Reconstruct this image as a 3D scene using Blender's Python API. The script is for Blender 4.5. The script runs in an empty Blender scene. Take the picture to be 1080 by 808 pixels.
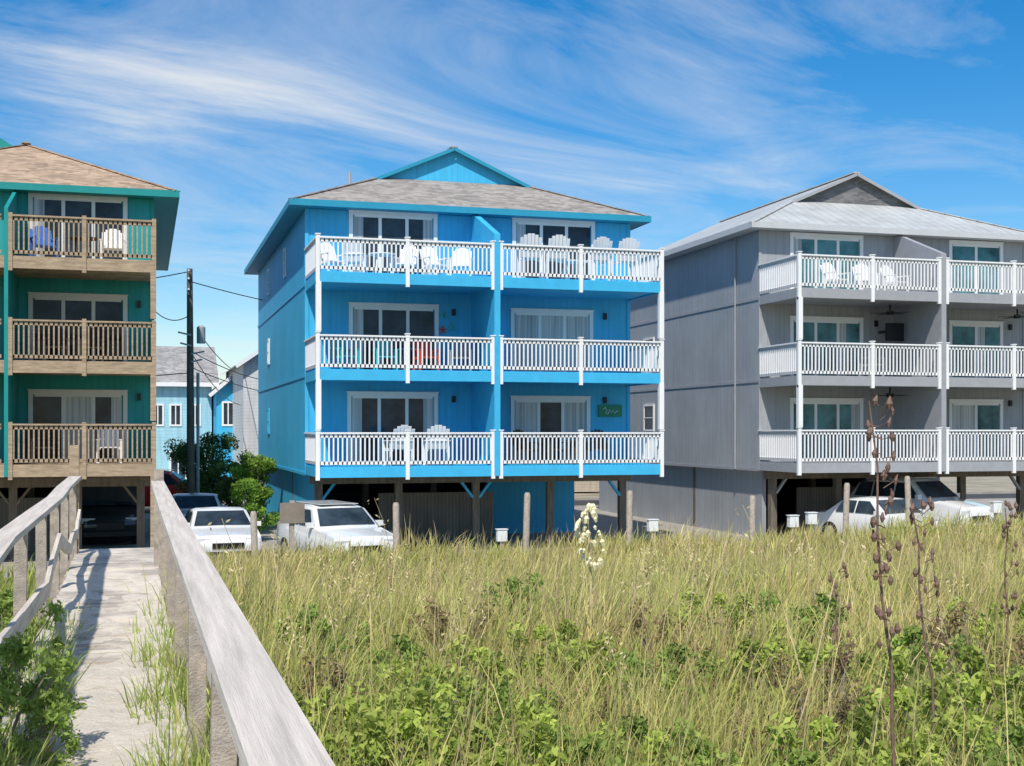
import bpy, math, random
import numpy as np
from mathutils import Vector, noise as mnoise
random.seed(7); rng=np.random.default_rng(7)
scn=bpy.context.scene; COL=scn.collection
scn.view_settings.view_transform='Standard'; scn.view_settings.look='None'; scn.view_settings.exposure=0
GZ=-0.6

# ---------------------------------------------------------------- materials
def nmat(name):
    m=bpy.data.materials.new(name); m.use_nodes=True
    nt=m.node_tree; b=nt.nodes['Principled BSDF']; return m,nt,b
def N(nt,t,**kw):
    n=nt.nodes.new(t)
    for k,v in kw.items(): setattr(n,k,v)
    return n
def L(nt,a,b): nt.links.new(a,b)
def mix(nt,fac,a,b,mode='MIX'):
    n=N(nt,'ShaderNodeMix',data_type='RGBA',blend_type=mode)
    for s,v in ((n.inputs[0],fac),(n.inputs[6],a),(n.inputs[7],b)):
        if isinstance(v,bpy.types.NodeSocket): L(nt,v,s)
        else: s.default_value=v if not isinstance(v,tuple) else (*v,1)
    return n.outputs[2]
def math_(nt,op,a,b=0.0,c=None):
    n=N(nt,'ShaderNodeMath',operation=op)
    for i,v in enumerate((a,b,c)):
        if v is None: continue
        if isinstance(v,bpy.types.NodeSocket): L(nt,v,n.inputs[i])
        else: n.inputs[i].default_value=v
    return n.outputs[0]
def ramp(nt,fac,stops):
    n=N(nt,'ShaderNodeValToRGB'); L(nt,fac,n.inputs[0]); e=n.color_ramp.elements
    e[0].position=stops[0][0]; e[0].color=(*stops[0][1],1); e[1].position=stops[-1][0]; e[1].color=(*stops[-1][1],1)
    for p,c in stops[1:-1]:
        x=e.new(p); x.color=(*c,1)
    return n.outputs[0]
def noise(nt,vec,scale,detail=4,rough=.55,dist=0):
    n=N(nt,'ShaderNodeTexNoise'); n.inputs['Scale'].default_value=scale; n.inputs['Detail'].default_value=detail
    n.inputs['Roughness'].default_value=rough; n.inputs['Distortion'].default_value=dist
    L(nt,vec,n.inputs['Vector']); return n.outputs[0]
def vary(c,f): return tuple(min(1,max(0,x*f)) for x in c)
def plain(name,c,rough=.6,var=.12,scale=3,bump=.0,metal=0,spec=.4,stretch=None,coat=0):
    m,nt,b=nmat(name); tc=N(nt,'ShaderNodeTexCoord'); v=tc.outputs['Object']
    if stretch:
        mp=N(nt,'ShaderNodeMapping'); mp.inputs['Scale'].default_value=stretch; L(nt,v,mp.inputs[0]); v=mp.outputs[0]
    f=noise(nt,v,scale,6,.65)
    col=ramp(nt,f,[(.3,vary(c,1-var)),(.7,vary(c,1+var))])
    L(nt,col,b.inputs['Base Color']); b.inputs['Roughness'].default_value=rough; b.inputs['Metallic'].default_value=metal
    b.inputs['Specular IOR Level'].default_value=spec; b.inputs['Coat Weight'].default_value=coat
    if bump:
        bp=N(nt,'ShaderNodeBump'); bp.inputs['Strength'].default_value=bump; bp.inputs['Distance'].default_value=.02
        L(nt,noise(nt,v,scale*8,5),bp.inputs['Height']); L(nt,bp.outputs[0],b.inputs['Normal'])
    return m
def siding(name,c,pitch=.2,horizontal=False,var=.1,dirt=.25,groove=.35):
    m,nt,b=nmat(name); tc=N(nt,'ShaderNodeTexCoord'); s=N(nt,'ShaderNodeSeparateXYZ'); L(nt,tc.outputs['Object'],s.inputs[0])
    u=s.outputs[2] if horizontal else math_(nt,'ADD',s.outputs[0],s.outputs[1])
    fr=math_(nt,'FRACT',math_(nt,'DIVIDE',u,pitch))
    g=math_(nt,'LESS_THAN',fr,.09)
    f=noise(nt,tc.outputs['Object'],.6,6,.6)
    mp=N(nt,'ShaderNodeMapping'); mp.inputs['Scale'].default_value=(3,3,.25); L(nt,tc.outputs['Object'],mp.inputs[0])
    f2=noise(nt,mp.outputs[0],1.6,6,.7)
    col=ramp(nt,f,[(.3,vary(c,1-var)),(.7,vary(c,1+var))])
    st=ramp(nt,f2,[(.35,(1-dirt,)*3),(.6,(1,1,1))])
    col=mix(nt,1.0,col,st,'MULTIPLY')
    col=mix(nt,math_(nt,'MULTIPLY',g,groove),col,(0.01,0.015,0.02))
    L(nt,col,b.inputs['Base Color']); b.inputs['Roughness'].default_value=.62
    bp=N(nt,'ShaderNodeBump'); bp.inputs['Strength'].default_value=.35; bp.inputs['Distance'].default_value=.012
    L(nt,math_(nt,'SUBTRACT',1.0,g),bp.inputs['Height']); L(nt,bp.outputs[0],b.inputs['Normal'])
    return m
def shingle(name,c,ribs=False):
    m,nt,b=nmat(name); tc=N(nt,'ShaderNodeTexCoord'); s=N(nt,'ShaderNodeSeparateXYZ'); L(nt,tc.outputs['Object'],s.inputs[0])
    f=noise(nt,tc.outputs['Object'],1.0,6,.6)
    vo=N(nt,'ShaderNodeTexVoronoi'); vo.inputs['Scale'].default_value=1.0
    mp=N(nt,'ShaderNodeMapping'); mp.inputs['Scale'].default_value=(4,4,14); L(nt,tc.outputs['Object'],mp.inputs[0]); L(nt,mp.outputs[0],vo.inputs['Vector'])
    cell=N(nt,'ShaderNodeSeparateColor'); L(nt,vo.outputs['Color'],cell.inputs[0])
    k=math_(nt,'ADD',math_(nt,'MULTIPLY',f,.5),math_(nt,'MULTIPLY',cell.outputs[0],.45 if not ribs else .08))
    col=ramp(nt,k,[(.2,vary(c,.62)),(.75,vary(c,1.3))])
    if ribs:
        fr=math_(nt,'FRACT',math_(nt,'DIVIDE',s.outputs[0],.4)); g=math_(nt,'LESS_THAN',fr,.1)
    else:
        fr=math_(nt,'FRACT',math_(nt,'DIVIDE',s.outputs[2],.065)); g=math_(nt,'LESS_THAN',fr,.16)
    col=mix(nt,math_(nt,'MULTIPLY',g,.35),col,(.03,.03,.03))
    L(nt,col,b.inputs['Base Color']); b.inputs['Roughness'].default_value=.85 if not ribs else .45
    return m

M={}
M['blue']=siding('blue_siding',(.05,.48,.80),.2,groove=.13,dirt=.12)
M['blue_trim']=plain('blue_trim_paint',(.05,.45,.75),.55,.08)
M['blue_fascia']=plain('blue_fascia_paint',(.02,.29,.44),.55,.08)
M['gray']=siding('gray_siding',(.39,.405,.425),.3,groove=.18,dirt=.14)
M['gray_trim']=plain('gray_trim_paint',(.35,.36,.38),.6,.08)
M['gray_fascia']=plain('gray_fascia_paint',(.55,.56,.56),.5,.05)
M['teal']=siding('teal_siding',(.015,.36,.36),.2,groove=.2,dirt=.15)
M['teal_trim']=plain('teal_trim_paint',(.01,.27,.26),.55,.08)
M['white']=plain('white_paint',(.85,.85,.85),.5,.04,2)
M['cream']=plain('cream_trim',(.75,.74,.7),.5,.06)
M['roofblue']=shingle('weathered_shingles',(.33,.30,.27))
M['gablegray']=shingle('gable_shingles',(.17,.17,.17))
M['roofgray']=shingle('metal_roof',(.68,.70,.68),True)
M['rooftan']=shingle('tan_shingles',(.43,.31,.21))
M['rooffar']=shingle('far_shingles',(.34,.33,.32))
M['deckwood']=plain('aged_deck_wood',(.40,.30,.20),.75,.35,2.5,.4,stretch=(1,1,6))
M['graywood']=plain('gray_weathered_wood',(.42,.36,.30),.85,.3,3,.5,stretch=(4,.5,4))
M['handwood']=plain('handrail_wood',(.66,.59,.51),.85,.24,3,.4,stretch=(12,.4,6))
M['pile']=plain('piling_wood',(.17,.14,.11),.85,.3,3,.5,stretch=(3,3,.6))
M['dark']=plain('painted_shade_wall',(.04,.045,.05),.8,.2)  # near-black colour paints in the shade under the houses
M['lattice']=siding('fence_boards',(.26,.21,.17),.12,var=.2,groove=.8)
M['concrete']=plain('concrete',(.36,.33,.29),.85,.15,1.5,.3)
M['asphalt']=plain('asphalt',(.06,.06,.062),.9,.2,2,.3)
M['metal']=plain('galvanised_metal',(.45,.45,.45),.45,.1,metal=.2)
M['rubber']=plain('tyre_rubber',(.02,.02,.02),.8,.1)
M['black']=plain('black_plastic',(.012,.012,.014),.4,.1)
M['carwhite']=plain('white_car_paint',(.82,.82,.81),.3,.02,coat=.8)
M['carblack']=plain('black_car_paint',(.015,.016,.02),.25,.02,coat=.8)
M['carred']=plain('red_car_paint',(.55,.02,.02),.3,.02,coat=.8)
M['carsilver']=plain('silver_car_paint',(.5,.5,.5),.3,.02,metal=.3,coat=.8)
M['lamp']=plain('lamp_lens',(.65,.68,.7),.15,.1,6)
M['tail']=plain('tail_lens',(.4,.01,.01),.2,.1)
M['redpl']=plain('red_canvas',(.7,.08,.04),.6)
M['tealpl']=plain('turquoise_canvas',(.05,.5,.5),.6)
M['bluepl']=plain('blue_canvas',(.04,.16,.5),.6)
M['darkpl']=plain('dark_wicker',(.05,.045,.04),.7,.3,20)
M['graypl']=plain('gray_resin',(.3,.31,.32),.6)
M['green']=plain('green_board',(.01,.22,.12),.5)
M['brown']=plain('brown_board',(.26,.21,.17),.7,.2)
M['ltblue']=siding('light_blue_siding',(.40,.70,.80),.18,True,groove=.2)
M['ltgray']=siding('pale_lap_siding',(.72,.72,.71),.17,True,groove=.3)
M['beige']=siding('beige_lap_siding',(.55,.48,.38),.17,True,groove=.3)
def glassmat(name,c,rough=.06):
    m,nt,b=nmat(name); tc=N(nt,'ShaderNodeTexCoord'); f=noise(nt,tc.outputs['Object'],1.3,4)
    L(nt,ramp(nt,f,[(.35,vary(c,.5)),(.65,vary(c,1.6))]),b.inputs['Base Color']); b.inputs['Roughness'].default_value=rough
    b.inputs['Specular IOR Level'].default_value=.18
    bp=N(nt,'ShaderNodeBump'); bp.inputs['Strength'].default_value=.05; L(nt,noise(nt,tc.outputs['Object'],1.5,2),bp.inputs['Height']); L(nt,bp.outputs[0],b.inputs['Normal'])
    return m
M['glass']=glassmat('dark_glass',(.03,.045,.06))
M['glasst']=glassmat('teal_glass',(.07,.19,.21))  # mottled dark teal base colour for the gray house panes
def curtain():
    m,nt,b=nmat('curtain_behind_glass'); tc=N(nt,'ShaderNodeTexCoord'); mp=N(nt,'ShaderNodeMapping'); mp.inputs['Scale'].default_value=(12,1,.15)
    L(nt,tc.outputs['Object'],mp.inputs[0]); f=noise(nt,mp.outputs[0],1.2,3)
    L(nt,ramp(nt,f,[(.35,(.3,.33,.35)),(.65,(.6,.62,.62))]),b.inputs['Base Color']); b.inputs['Roughness'].default_value=.15; b.inputs['Specular IOR Level'].default_value=.25; return m
M['curtain']=curtain()
def attrmat(name,rough=.6,trans=.3):
    m,nt,b=nmat(name); a=N(nt,'ShaderNodeAttribute',attribute_name='col')
    L(nt,a.outputs['Color'],b.inputs['Base Color']); b.inputs['Roughness'].default_value=rough; b.inputs['Specular IOR Level'].default_value=.2
    tr=N(nt,'ShaderNodeBsdfTranslucent'); L(nt,a.outputs['Color'],tr.inputs[0]); ms=N(nt,'ShaderNodeMixShader'); ms.inputs[0].default_value=trans
    out=nt.nodes['Material Output']; L(nt,b.outputs[0],ms.inputs[1]); L(nt,tr.outputs[0],ms.inputs[2]); L(nt,ms.outputs[0],out.inputs[0]); return m
M['leaf']=attrmat('foliage')

# ---------------------------------------------------------------- mesh helpers
class MB:
    def __init__(s): s.v=[]; s.f=[]
    def box(s,x0,x1,y0,y1,z0,z1):
        b=len(s.v); s.v+=[(x0,y0,z0),(x1,y0,z0),(x1,y1,z0),(x0,y1,z0),(x0,y0,z1),(x1,y0,z1),(x1,y1,z1),(x0,y1,z1)]
        s.f+=[(b,b+3,b+2,b+1),(b+4,b+5,b+6,b+7),(b,b+1,b+5,b+4),(b+1,b+2,b+6,b+5),(b+2,b+3,b+7,b+6),(b+3,b,b+4,b+7)]; return s
    def poly(s,*p):
        b=len(s.v); s.v+=[tuple(q) for q in p]; s.f.append(tuple(range(b,b+len(p)))); return s
    def beam(s,p0,p1,w,h,up=(0,0,1)):
        p0=Vector(p0);p1=Vector(p1); d=(p1-p0).normalized(); u=Vector(up)
        if abs(d.dot(u))>.98: u=Vector((0,1,0))
        r=d.cross(u).normalized(); u=r.cross(d).normalized(); b=len(s.v)
        for p in (p0,p1):
            for a,c in ((-1,-1),(1,-1),(1,1),(-1,1)): s.v.append(tuple(p+r*a*w/2+u*c*h/2))
        s.f+=[(b,b+1,b+2,b+3),(b+7,b+6,b+5,b+4)]+[(b+i,b+4+i,b+4+(i+1)%4,b+(i+1)%4) for i in range(4)]; return s
    def tube(s,pts,rs,n=8,cap=True):
        pts=[Vector(p) for p in pts]; b0=len(s.v); k=len(pts)
        if not hasattr(rs,'__len__'): rs=[rs]*k
        for i,p in enumerate(pts):
            d=(pts[min(i+1,k-1)]-pts[max(i-1,0)]).normalized(); u=Vector((0,0,1)) if abs(d.z)<.9 else Vector((1,0,0))
            r=d.cross(u).normalized(); u=r.cross(d)
            for j in range(n):
                a=2*math.pi*j/n; s.v.append(tuple(p+(r*math.cos(a)+u*math.sin(a))*rs[i]))
        for i in range(k-1):
            for j in range(n): s.f.append((b0+i*n+j,b0+i*n+(j+1)%n,b0+(i+1)*n+(j+1)%n,b0+(i+1)*n+j))
        if cap: s.f+=[tuple(b0+j for j in range(n))[::-1],tuple(b0+(k-1)*n+j for j in range(n))]
        return s
    def obj(s,name,mat,parent=None,org=(0,0,0),smooth=False,**props):
        me=bpy.data.meshes.new(name); o0=org
        me.from_pydata([(x-o0[0],y-o0[1],z-o0[2]) for x,y,z in s.v],[],s.f); me.update()
        me.materials.append(M[mat] if isinstance(mat,str) else mat)
        if smooth:
            me.polygons.foreach_set('use_smooth',[True]*len(me.polygons)); me.set_sharp_from_angle(angle=math.radians(38))
        o=bpy.data.objects.new(name,me); COL.objects.link(o)
        if parent: o.parent=parent
        else: o.location=org
        for k,v in props.items(): o[k]=v
        return o
def thing(name,loc,label,category,group=None,rot=0):
    e=bpy.data.objects.new(name,None); COL.objects.link(e); e.location=loc; e.rotation_euler[2]=rot; e.empty_display_size=.3
    e['label']=label; e['category']=category
    if group: e['group']=group
    return e
def props(o,label,category,group=None):
    o['label']=label; o['category']=category
    if group: o['group']=group
    return o
def dup(root,loc,rot=0,label=None,scale=1):
    def cp(o,par):
        c=o.copy(); COL.objects.link(c)
        if par: c.parent=par; c.matrix_parent_inverse=o.matrix_parent_inverse.copy()
        for ch in o.children: cp(ch,c)
        return c
    c=cp(root,None); c.location=loc; c.rotation_euler[2]=rot; c.scale=(scale,)*3
    if label: c['label']=label
    return c
def swapmat(root,mat):
    for ch in root.children:
        if ch.type=='MESH': ch.data=ch.data.copy(); ch.data.materials[0]=M[mat]
def fast_mesh(name,verts,faces4,cols,mat,faces3=None):
    me=bpy.data.meshes.new(name); nv=len(verts); n4=len(faces4); n3=0 if faces3 is None else len(faces3)
    me.vertices.add(nv); me.vertices.foreach_set('co',verts.astype(np.float32).ravel())
    me.loops.add(n4*4+n3*3); idx=faces4.ravel()
    if n3: idx=np.concatenate([idx,faces3.ravel()])
    me.loops.foreach_set('vertex_index',idx.astype(np.int32)); me.polygons.add(n4+n3)
    st=np.concatenate([np.arange(n4)*4,n4*4+np.arange(n3)*3]); me.polygons.foreach_set('loop_start',st.astype(np.int32))
    me.update(calc_edges=True)
    a=me.color_attributes.new('col','FLOAT_COLOR','POINT'); c=np.ones((nv,4),np.float32); c[:,:3]=cols; a.data.foreach_set('color',c.ravel())
    me.materials.append(M[mat]); return me

# ---------------------------------------------------------------- terrain
def sm(t): 
    t=np.clip(t,0,1); return t*t*(3-2*t)
def H(x,y):
    x=np.asarray(x,float); y=np.asarray(y,float)
    h=.98-1.36*sm((y-7)/21)
    h=h+.5*sm((x-10)/11)*sm((y-14)/10)
    h=h+.06*np.sin(x*.9+y*.5)+.05*np.sin(x*.37-y*.7+1)
    near=np.exp(-((x+.22)/1.3)**2)
    h=h*(1-near*(1-sm((y-13)/5)))+near*(1-sm((y-13)/5))*(1.27-.35*sm((y-9)/6))
    h=h*(1-sm((y-31)/3.2))+(-.75)*sm((y-31)/3.2)
    return h
nx,ny=190,140
gx=np.linspace(-45,65,nx); gy=np.linspace(-12,36,ny); gx=np.sort(np.concatenate([gx,np.linspace(-3,3,40)])); nx=len(gx); X,Y=np.meshgrid(gx,gy); Z=H(X,Y)
mb=MB(); mb.v=[(float(a),float(b),float(c)) for a,b,c in zip(X.ravel(),Y.ravel(),Z.ravel())]
mb.f=[(j*nx+i,j*nx+i+1,(j+1)*nx+i+1,(j+1)*nx+i) for j in range(ny-1) for i in range(nx-1)]
m,nt,b=nmat('dune_soil'); tc=N(nt,'ShaderNodeTexCoord')
L(nt,ramp(nt,noise(nt,tc.outputs['Object'],1.2,8,.7),[(.3,(.12,.12,.04)),(.55,(.28,.25,.1)),(.75,(.46,.38,.22))]),b.inputs['Base Color']); b.inputs['Roughness'].default_value=.95
M['dune']=m
mb.obj('dune','dune',smooth=True,kind='structure')
M['earth']=plain('sandy_ground',(.34,.3,.22),.95,.3,.4)
MB().poly((-900,-40,GZ-.2),(900,-40,GZ-.2),(900,2500,GZ-.2),(-900,2500,GZ-.2)).obj('ground','earth',kind='structure')
M['water']=plain('sea_water',(.03,.12,.16),.12,.2,.1,.3)
MB().poly((-1500,-2500,GZ-.9),(1500,-2500,GZ-.9),(1500,-39,GZ-.9),(-1500,-39,GZ-.9)).obj('water','water',kind='structure')
MB().box(-40,60,33,58,GZ-.19,GZ).obj('parking_lot','concrete',kind='structure')
MB().box(-80,90,58.3,65,GZ-.19,GZ-.1).obj('road','asphalt',kind='structure')
MB().box(-80,90,58.0,58.3,GZ-.19,GZ+.03).obj('kerb','concrete',kind='structure')
MB().box(-80,90,65,65.3,GZ-.19,GZ+.03).obj('kerb','concrete',kind='structure')

# ---------------------------------------------------------------- house builder
YF=36.1; YW=38.8; YB=55.3
def railing(h,org,segs,z,post_xy,mat,hgt=.97,style='white'):
    for (a,b) in segs:
        mb=MB(); ln=math.hypot(b[0]-a[0],b[1]-a[1]); dx=(b[0]-a[0])/ln; dy=(b[1]-a[1])/ln
        P=lambda t,zz:(a[0]+dx*t,a[1]+dy*t,zz)
        mb.beam(P(0,z+hgt-.02),P(ln,z+hgt-.02),.12,.045)
        mb.beam(P(0,z+hgt-.1),P(ln,z+hgt-.1),.04,.09)
        mb.beam(P(0,z+.1),P(ln,z+.1),.04,.09)
        n=int(ln/.125)
        for i in range(n):
            t=(i+.5)*ln/n; mb.beam(P(t,z+.06),P(t,z+hgt-.06),.04,.04)
        mb.obj('railing',mat,h,org)
    for (x,y,lo) in post_xy:
        mb=MB(); mb.box(x-.055,x+.055,y-.055,y+.055,z-lo,z+hgt+.05)
        if style=='white': mb.box(x-.075,x+.075,y-.075,y+.075,z+hgt+.05,z+hgt+.08)
        mb.obj('railing_post',mat,h,org)
def slider(h,org,x0,x1,z0,z1,trim,panes,y=YW,gm='glass'):
    f=MB(); t=.12; Y0=y-.05
    f.box(x0,x1,Y0,y+.02,z1-t,z1); f.box(x0,x0+t,Y0,y+.02,z0,z1-t); f.box(x1-t,x1,Y0,y+.02,z0,z1-t); f.box(x0-.02,x1+.02,Y0-.02,y+.02,z1,z1+.03)
    n=len(panes); w=(x1-x0-2*t)/n
    for i in range(n):
        a=x0+t+i*w; b=a+w
        if i: f.box(a,a+.05,Y0+.012,y+.02,z0,z1-t)
        if i<n-1: f.box(b-.05,b,Y0+.014,y+.02,z0,z1-t)
        f.box(a+.05,b-.05,Y0+.016,y+.02,z1-t-.06,z1-t); f.box(a+.05,b-.05,Y0+.016,y+.02,z0,z0+.1)
    o=f.obj('sliding_door',trim,h,org)
    for i,p in enumerate(panes):
        a=x0+t+i*w; b=a+w
        if p in 'hr':
            c=a+w*(.38 if p=='h' else .6)
            MB().box(a+.03,c,y-.018,y+.01,z0+.05,z1-t-.03).obj('curtained_pane' if p=='h' else 'glass_pane','curtain' if p=='h' else gm,o,org)
            MB().box(c+.002,b-.03,y-.018,y+.01,z0+.05,z1-t-.03).obj('glass_pane' if p=='h' else 'curtained_pane',gm if p=='h' else 'curtain',o,org)
        else:
            g=MB().box(a+.03,b-.03,y-.018,y+.01,z0+.05,z1-t-.03)
            g.obj('curtained_pane' if p=='c' else 'glass_pane','curtain' if p=='c' else gm,o,org)
def side_window(h,org,x,y0,y1,z0,z1,trim='white'):
    f=MB(); f.box(x-.05,x+.01,y0,y0+.08,z0,z1).box(x-.05,x+.01,y1-.08,y1,z0,z1).box(x-.05,x+.01,y0+.08,y1-.08,z0,z0+.08).box(x-.05,x+.01,y0+.08,y1-.08,z1-.08,z1).box(x-.045,x+.01,y0+.08,y1-.08,(z0+z1)/2-.02,(z0+z1)/2+.02)
    o=f.obj('window',trim,h,org); MB().box(x-.02,x+.01,y0+.06,y1-.06,z0+.06,z1-.06).obj('glass_pane','glass',o,org)

def hip_roof(h,org,xa,xb,ya,yb,ze,s,inset,mroof,mfas,mgable,over=.18,barge=None):
    xc=(xa+xb)/2; half=(xb-xa)/2; zg=ze+inset*s; zp=ze+half*s; hw=half-inset
    r=MB(); yg0=ya+inset-over; yg1=yb-inset+over
    for sx,xe in ((-1,xa),(1,xb)):
        p=[(xe,ya,ze),(xe-sx*inset,ya+inset,zg),(xe-sx*inset,yg0,zg),(xc,yg0,zp),(xc,yg1,zp),(xe-sx*inset,yg1,zg),(xe-sx*inset,yb-inset,zg),(xe,yb,ze)]
        lo=[p[0],p[1],p[6],p[7]]; up=[p[2],p[3],p[4],p[5]]
        if sx<0: r.poly(*lo[::-1]); r.poly(*up[::-1])
        else: r.poly(*lo); r.poly(*up)
    r.poly((xa,ya,ze),(xb,ya,ze),(xb-inset,ya+inset,zg),(xa+inset,ya+inset,zg))
    r.poly((xb,yb,ze),(xa,yb,ze),(xa+inset,yb-inset,zg),(xb-inset,yb-inset,zg))
    r.beam((xc,yg0,zp+.02),(xc,yg1,zp+.02),.25,.04)
    for sx,xe in ((-1,xa),(1,xb)): r.beam((xe,ya,ze+.012),(xe-sx*inset,ya+inset,zg+.012),.22,.03)
    ro=r.obj('roof',mroof,h,org)
    f=MB(); t=.05
    f.box(xa-t,xb+t,ya-t,ya,ze-.18,ze+.015).box(xa-t,xb+t,yb,yb+t,ze-.18,ze+.015).box(xa-t,xa,ya,yb,ze-.18,ze+.015).box(xb,xb+t,ya,yb,ze-.18,ze+.015)
    f.obj('fascia',mfas,ro,org)
    MB().box(xa,xb,ya,yb,ze-.17,ze-.14).obj('soffit',mfas,ro,org)
    if hw>.3:
        yy=ya+inset+.03; yy2=yb-inset-.03
        MB().poly((xc-hw,yy,zg),(xc+hw,yy,zg),(xc,yy,zp-.02)).obj('gable_wall',mgable,ro,org)
        MB().poly((xc+hw,yy2,zg),(xc-hw,yy2,zg),(xc,yy2,zp-.02)).obj('gable_wall',mgable,ro,org)
        for sx in (-1,1):
            MB().beam((xc+sx*(hw+.12),yg0-.02,zg-.09),(xc+sx*.01,yg0-.02,zp-.05),.04,.11).obj('barge_board',barge or mfas,ro,org)
    return ro,zp

def beach_house(x0,W,xf,floors,label,cat,wall,trim,fas,roofm,gab,railm,doors,rimh,postmat,roof=(9.9,.5,3.2),hgt=.97,rail_posts=(),style='white',finm=None,slope=.44,barge=None):
    org=(x0,YF,GZ); h=thing('beach_house',org,label,cat); x1=x0+W
    ze,ov,inset=roof; zb=floors[0]-rimh
    MB().box(x0,x1,YW,YB,zb,ze-.18).obj('wall',wall,h,org)
    for z in (floors[0]-rimh-.03,floors[1]-.12,floors[2]-.12):
        MB().box(x0-.025,x0,YW,YB,z,z+.1).obj('band_board',trim,h,org)
    MB().box(x0-.03,x0+.08,YW-.03,YW,zb,ze-.18).obj('corner_board',trim,h,org); MB().box(x1-.08,x1+.03,YW-.03,YW,zb,ze-.18).obj('corner_board',trim,h,org)
    for i,z in enumerate(floors):
        d=MB(); d.box(x0,x1,YF,YW,z-.06,z); d.box(x0+.02,x1-.02,YF+.05,YF+.1,z-rimh,z-.06); d.box(x0-.02,x1+.02,YF-.03,YF+.02,z-rimh-.01,z-.02)
        d.box(x0-.02,x0+.02,YF+.02,YW,z-rimh,z-.02); d.box(x1-.02,x1+.02,YF+.02,YW,z-rimh,z-.02)
        d.box(x0+.04,x1-.04,YF+.12,YW,z-rimh+.05,z-rimh+.07)
        dk=d.obj('deck',trim if style=='white' else 'deckwood',h,org)
        segs=[((x0,YF),(xf-.12,YF)),((xf+.12,YF),(x1,YF)),((x0,YF+.06),(x0,YW)),((x1,YF+.06),(x1,YW))]
        railing(dk,org,segs,z,[(x,YF,rimh+.08) for x in rail_posts],railm,hgt,style)
    f=MB(); a=.09 if style=='white' else .05
    prof=[(YF-.06,zb),(YW,zb),(YW,ze-.2),(YW-.35,ze-.2),(YF-.06,floors[2]+1.25)]
    for sx in (-a,a): f.v+=[(xf+sx,y,z) for y,z in prof]
    k=len(prof); f.f+=[tuple(range(k)),tuple(range(2*k-1,k-1,-1))]+[(i+k,(i+1)%k+k,(i+1)%k,i) for i in range(k)]
    f.obj('divider_wall',finm or trim,h,org)
    for (xa,xb,zi,hh,panes,gm) in doors: slider(h,org,xa,xb,floors[zi]+.01,floors[zi]+hh,'white' if style=='white' else 'cream',panes,gm=gm)
    for x in (x0+.02,x1-.02):
        y=YF+.02
        for i in range(3):
            if i==0 and style=='white': continue
            MB().box(x-.075,x+.075,y-.09,y+.06,(GZ if i==0 else floors[i-1]+hgt+.09),floors[i]-rimh).obj('support_post',postmat,h,org)
    hip_roof(h,org,x0-ov,x1+ov,YW-.5,YB+.5,ze,slope,inset,roofm,fas,gab,barge=barge)
    return h,org

BX,BW=4.73,10.42; BF=[2.0,4.76,7.52]
blue,borg=beach_house(BX,BW,9.96,BF,'bright blue three storey beach house with white balcony railings','house','blue','blue_trim','blue_fascia','roofblue','blue','white',
  [(6.03,8.78,2,2.2,'hgr','glass'),(11.2,13.96,2,2.2,'hgg','glass'),(6.03,8.82,1,2.14,'hgg','glass'),(11.15,13.9,1,2.1,'ccc','glass'),(5.98,8.8,0,2.19,'hgr','glass'),(11.15,13.8,0,2.1,'cgc','glass')],
  .3,'white',rail_posts=(BX,7.3,9.84,10.08,12.55,BX+BW))
for z in (2.9,5.6,8.3): side_window(blue,borg,BX,50.2,50.8,z,z+1.0,'blue_trim' if z<4 else 'white')
side_window(blue,borg,BX,44.3,44.9,8.3,9.3)
GX,GW=19.8,10.42
gray,gorg=beach_house(GX,GW,25.0,BF,'gray three storey beach house with bright white balcony railings','house','gray','gray_trim','gray_fascia','roofgray','gablegray','white',
  [(20.93,23.7,2,2.15,'hgg','glasst'),(27.1,29.3,2,2.15,'gg','glasst'),(20.93,23.7,1,2.1,'ggh','glasst'),(27.1,29.3,1,2.1,'gh','glasst'),(20.93,23.7,0,2.1,'ggr','glasst'),(27.1,29.3,0,2.1,'cg','glasst')],
  .3,'white',hgt=1.05,rail_posts=(GX,22.4,24.86,25.14,27.7,GX+GW),barge='gray_trim')
for z in (3.0,5.7): side_window(gray,gorg,GX,47.9,49.0,z,z+1.1)
MB().tube([(GX-.06,40.5,1.7),(GX-.06,40.5,9.7)],.03,6).obj('downpipe','gray_trim',gray,gorg)
TX,TW=-7.3,7.6; TF=[2.12,4.88,7.64]
teal,torg=beach_house(TX,TW,-3.45,TF,'teal green three storey beach house with natural wood balconies','house','teal','teal_trim','teal_trim','rooftan','teal','deckwood',
  [(-3.12,-.42,2,2.15,'hgg','glass'),(-3.12,-.42,1,2.05,'ggg','glass'),(-3.12,-.42,0,2.05,'gcr','glass'),(-6.9,-4,2,2.1,'cg','glass')],
  .32,'deckwood',roof=(9.95,.68,4.42),hgt=1.08,rail_posts=(TX,-5.4,-3.35,-1.5,TX+TW),style='wood',slope=.455)
MB().poly((-9,44,11.4),(-2.8,44,11.4),(-5.6,44,13.2)).poly((-2.8,44,11.4),(-2.8,50,11.4),(-5.6,50,13.2),(-5.6,44,13.2)).obj('roof_gable','teal_trim',teal,torg)

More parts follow.
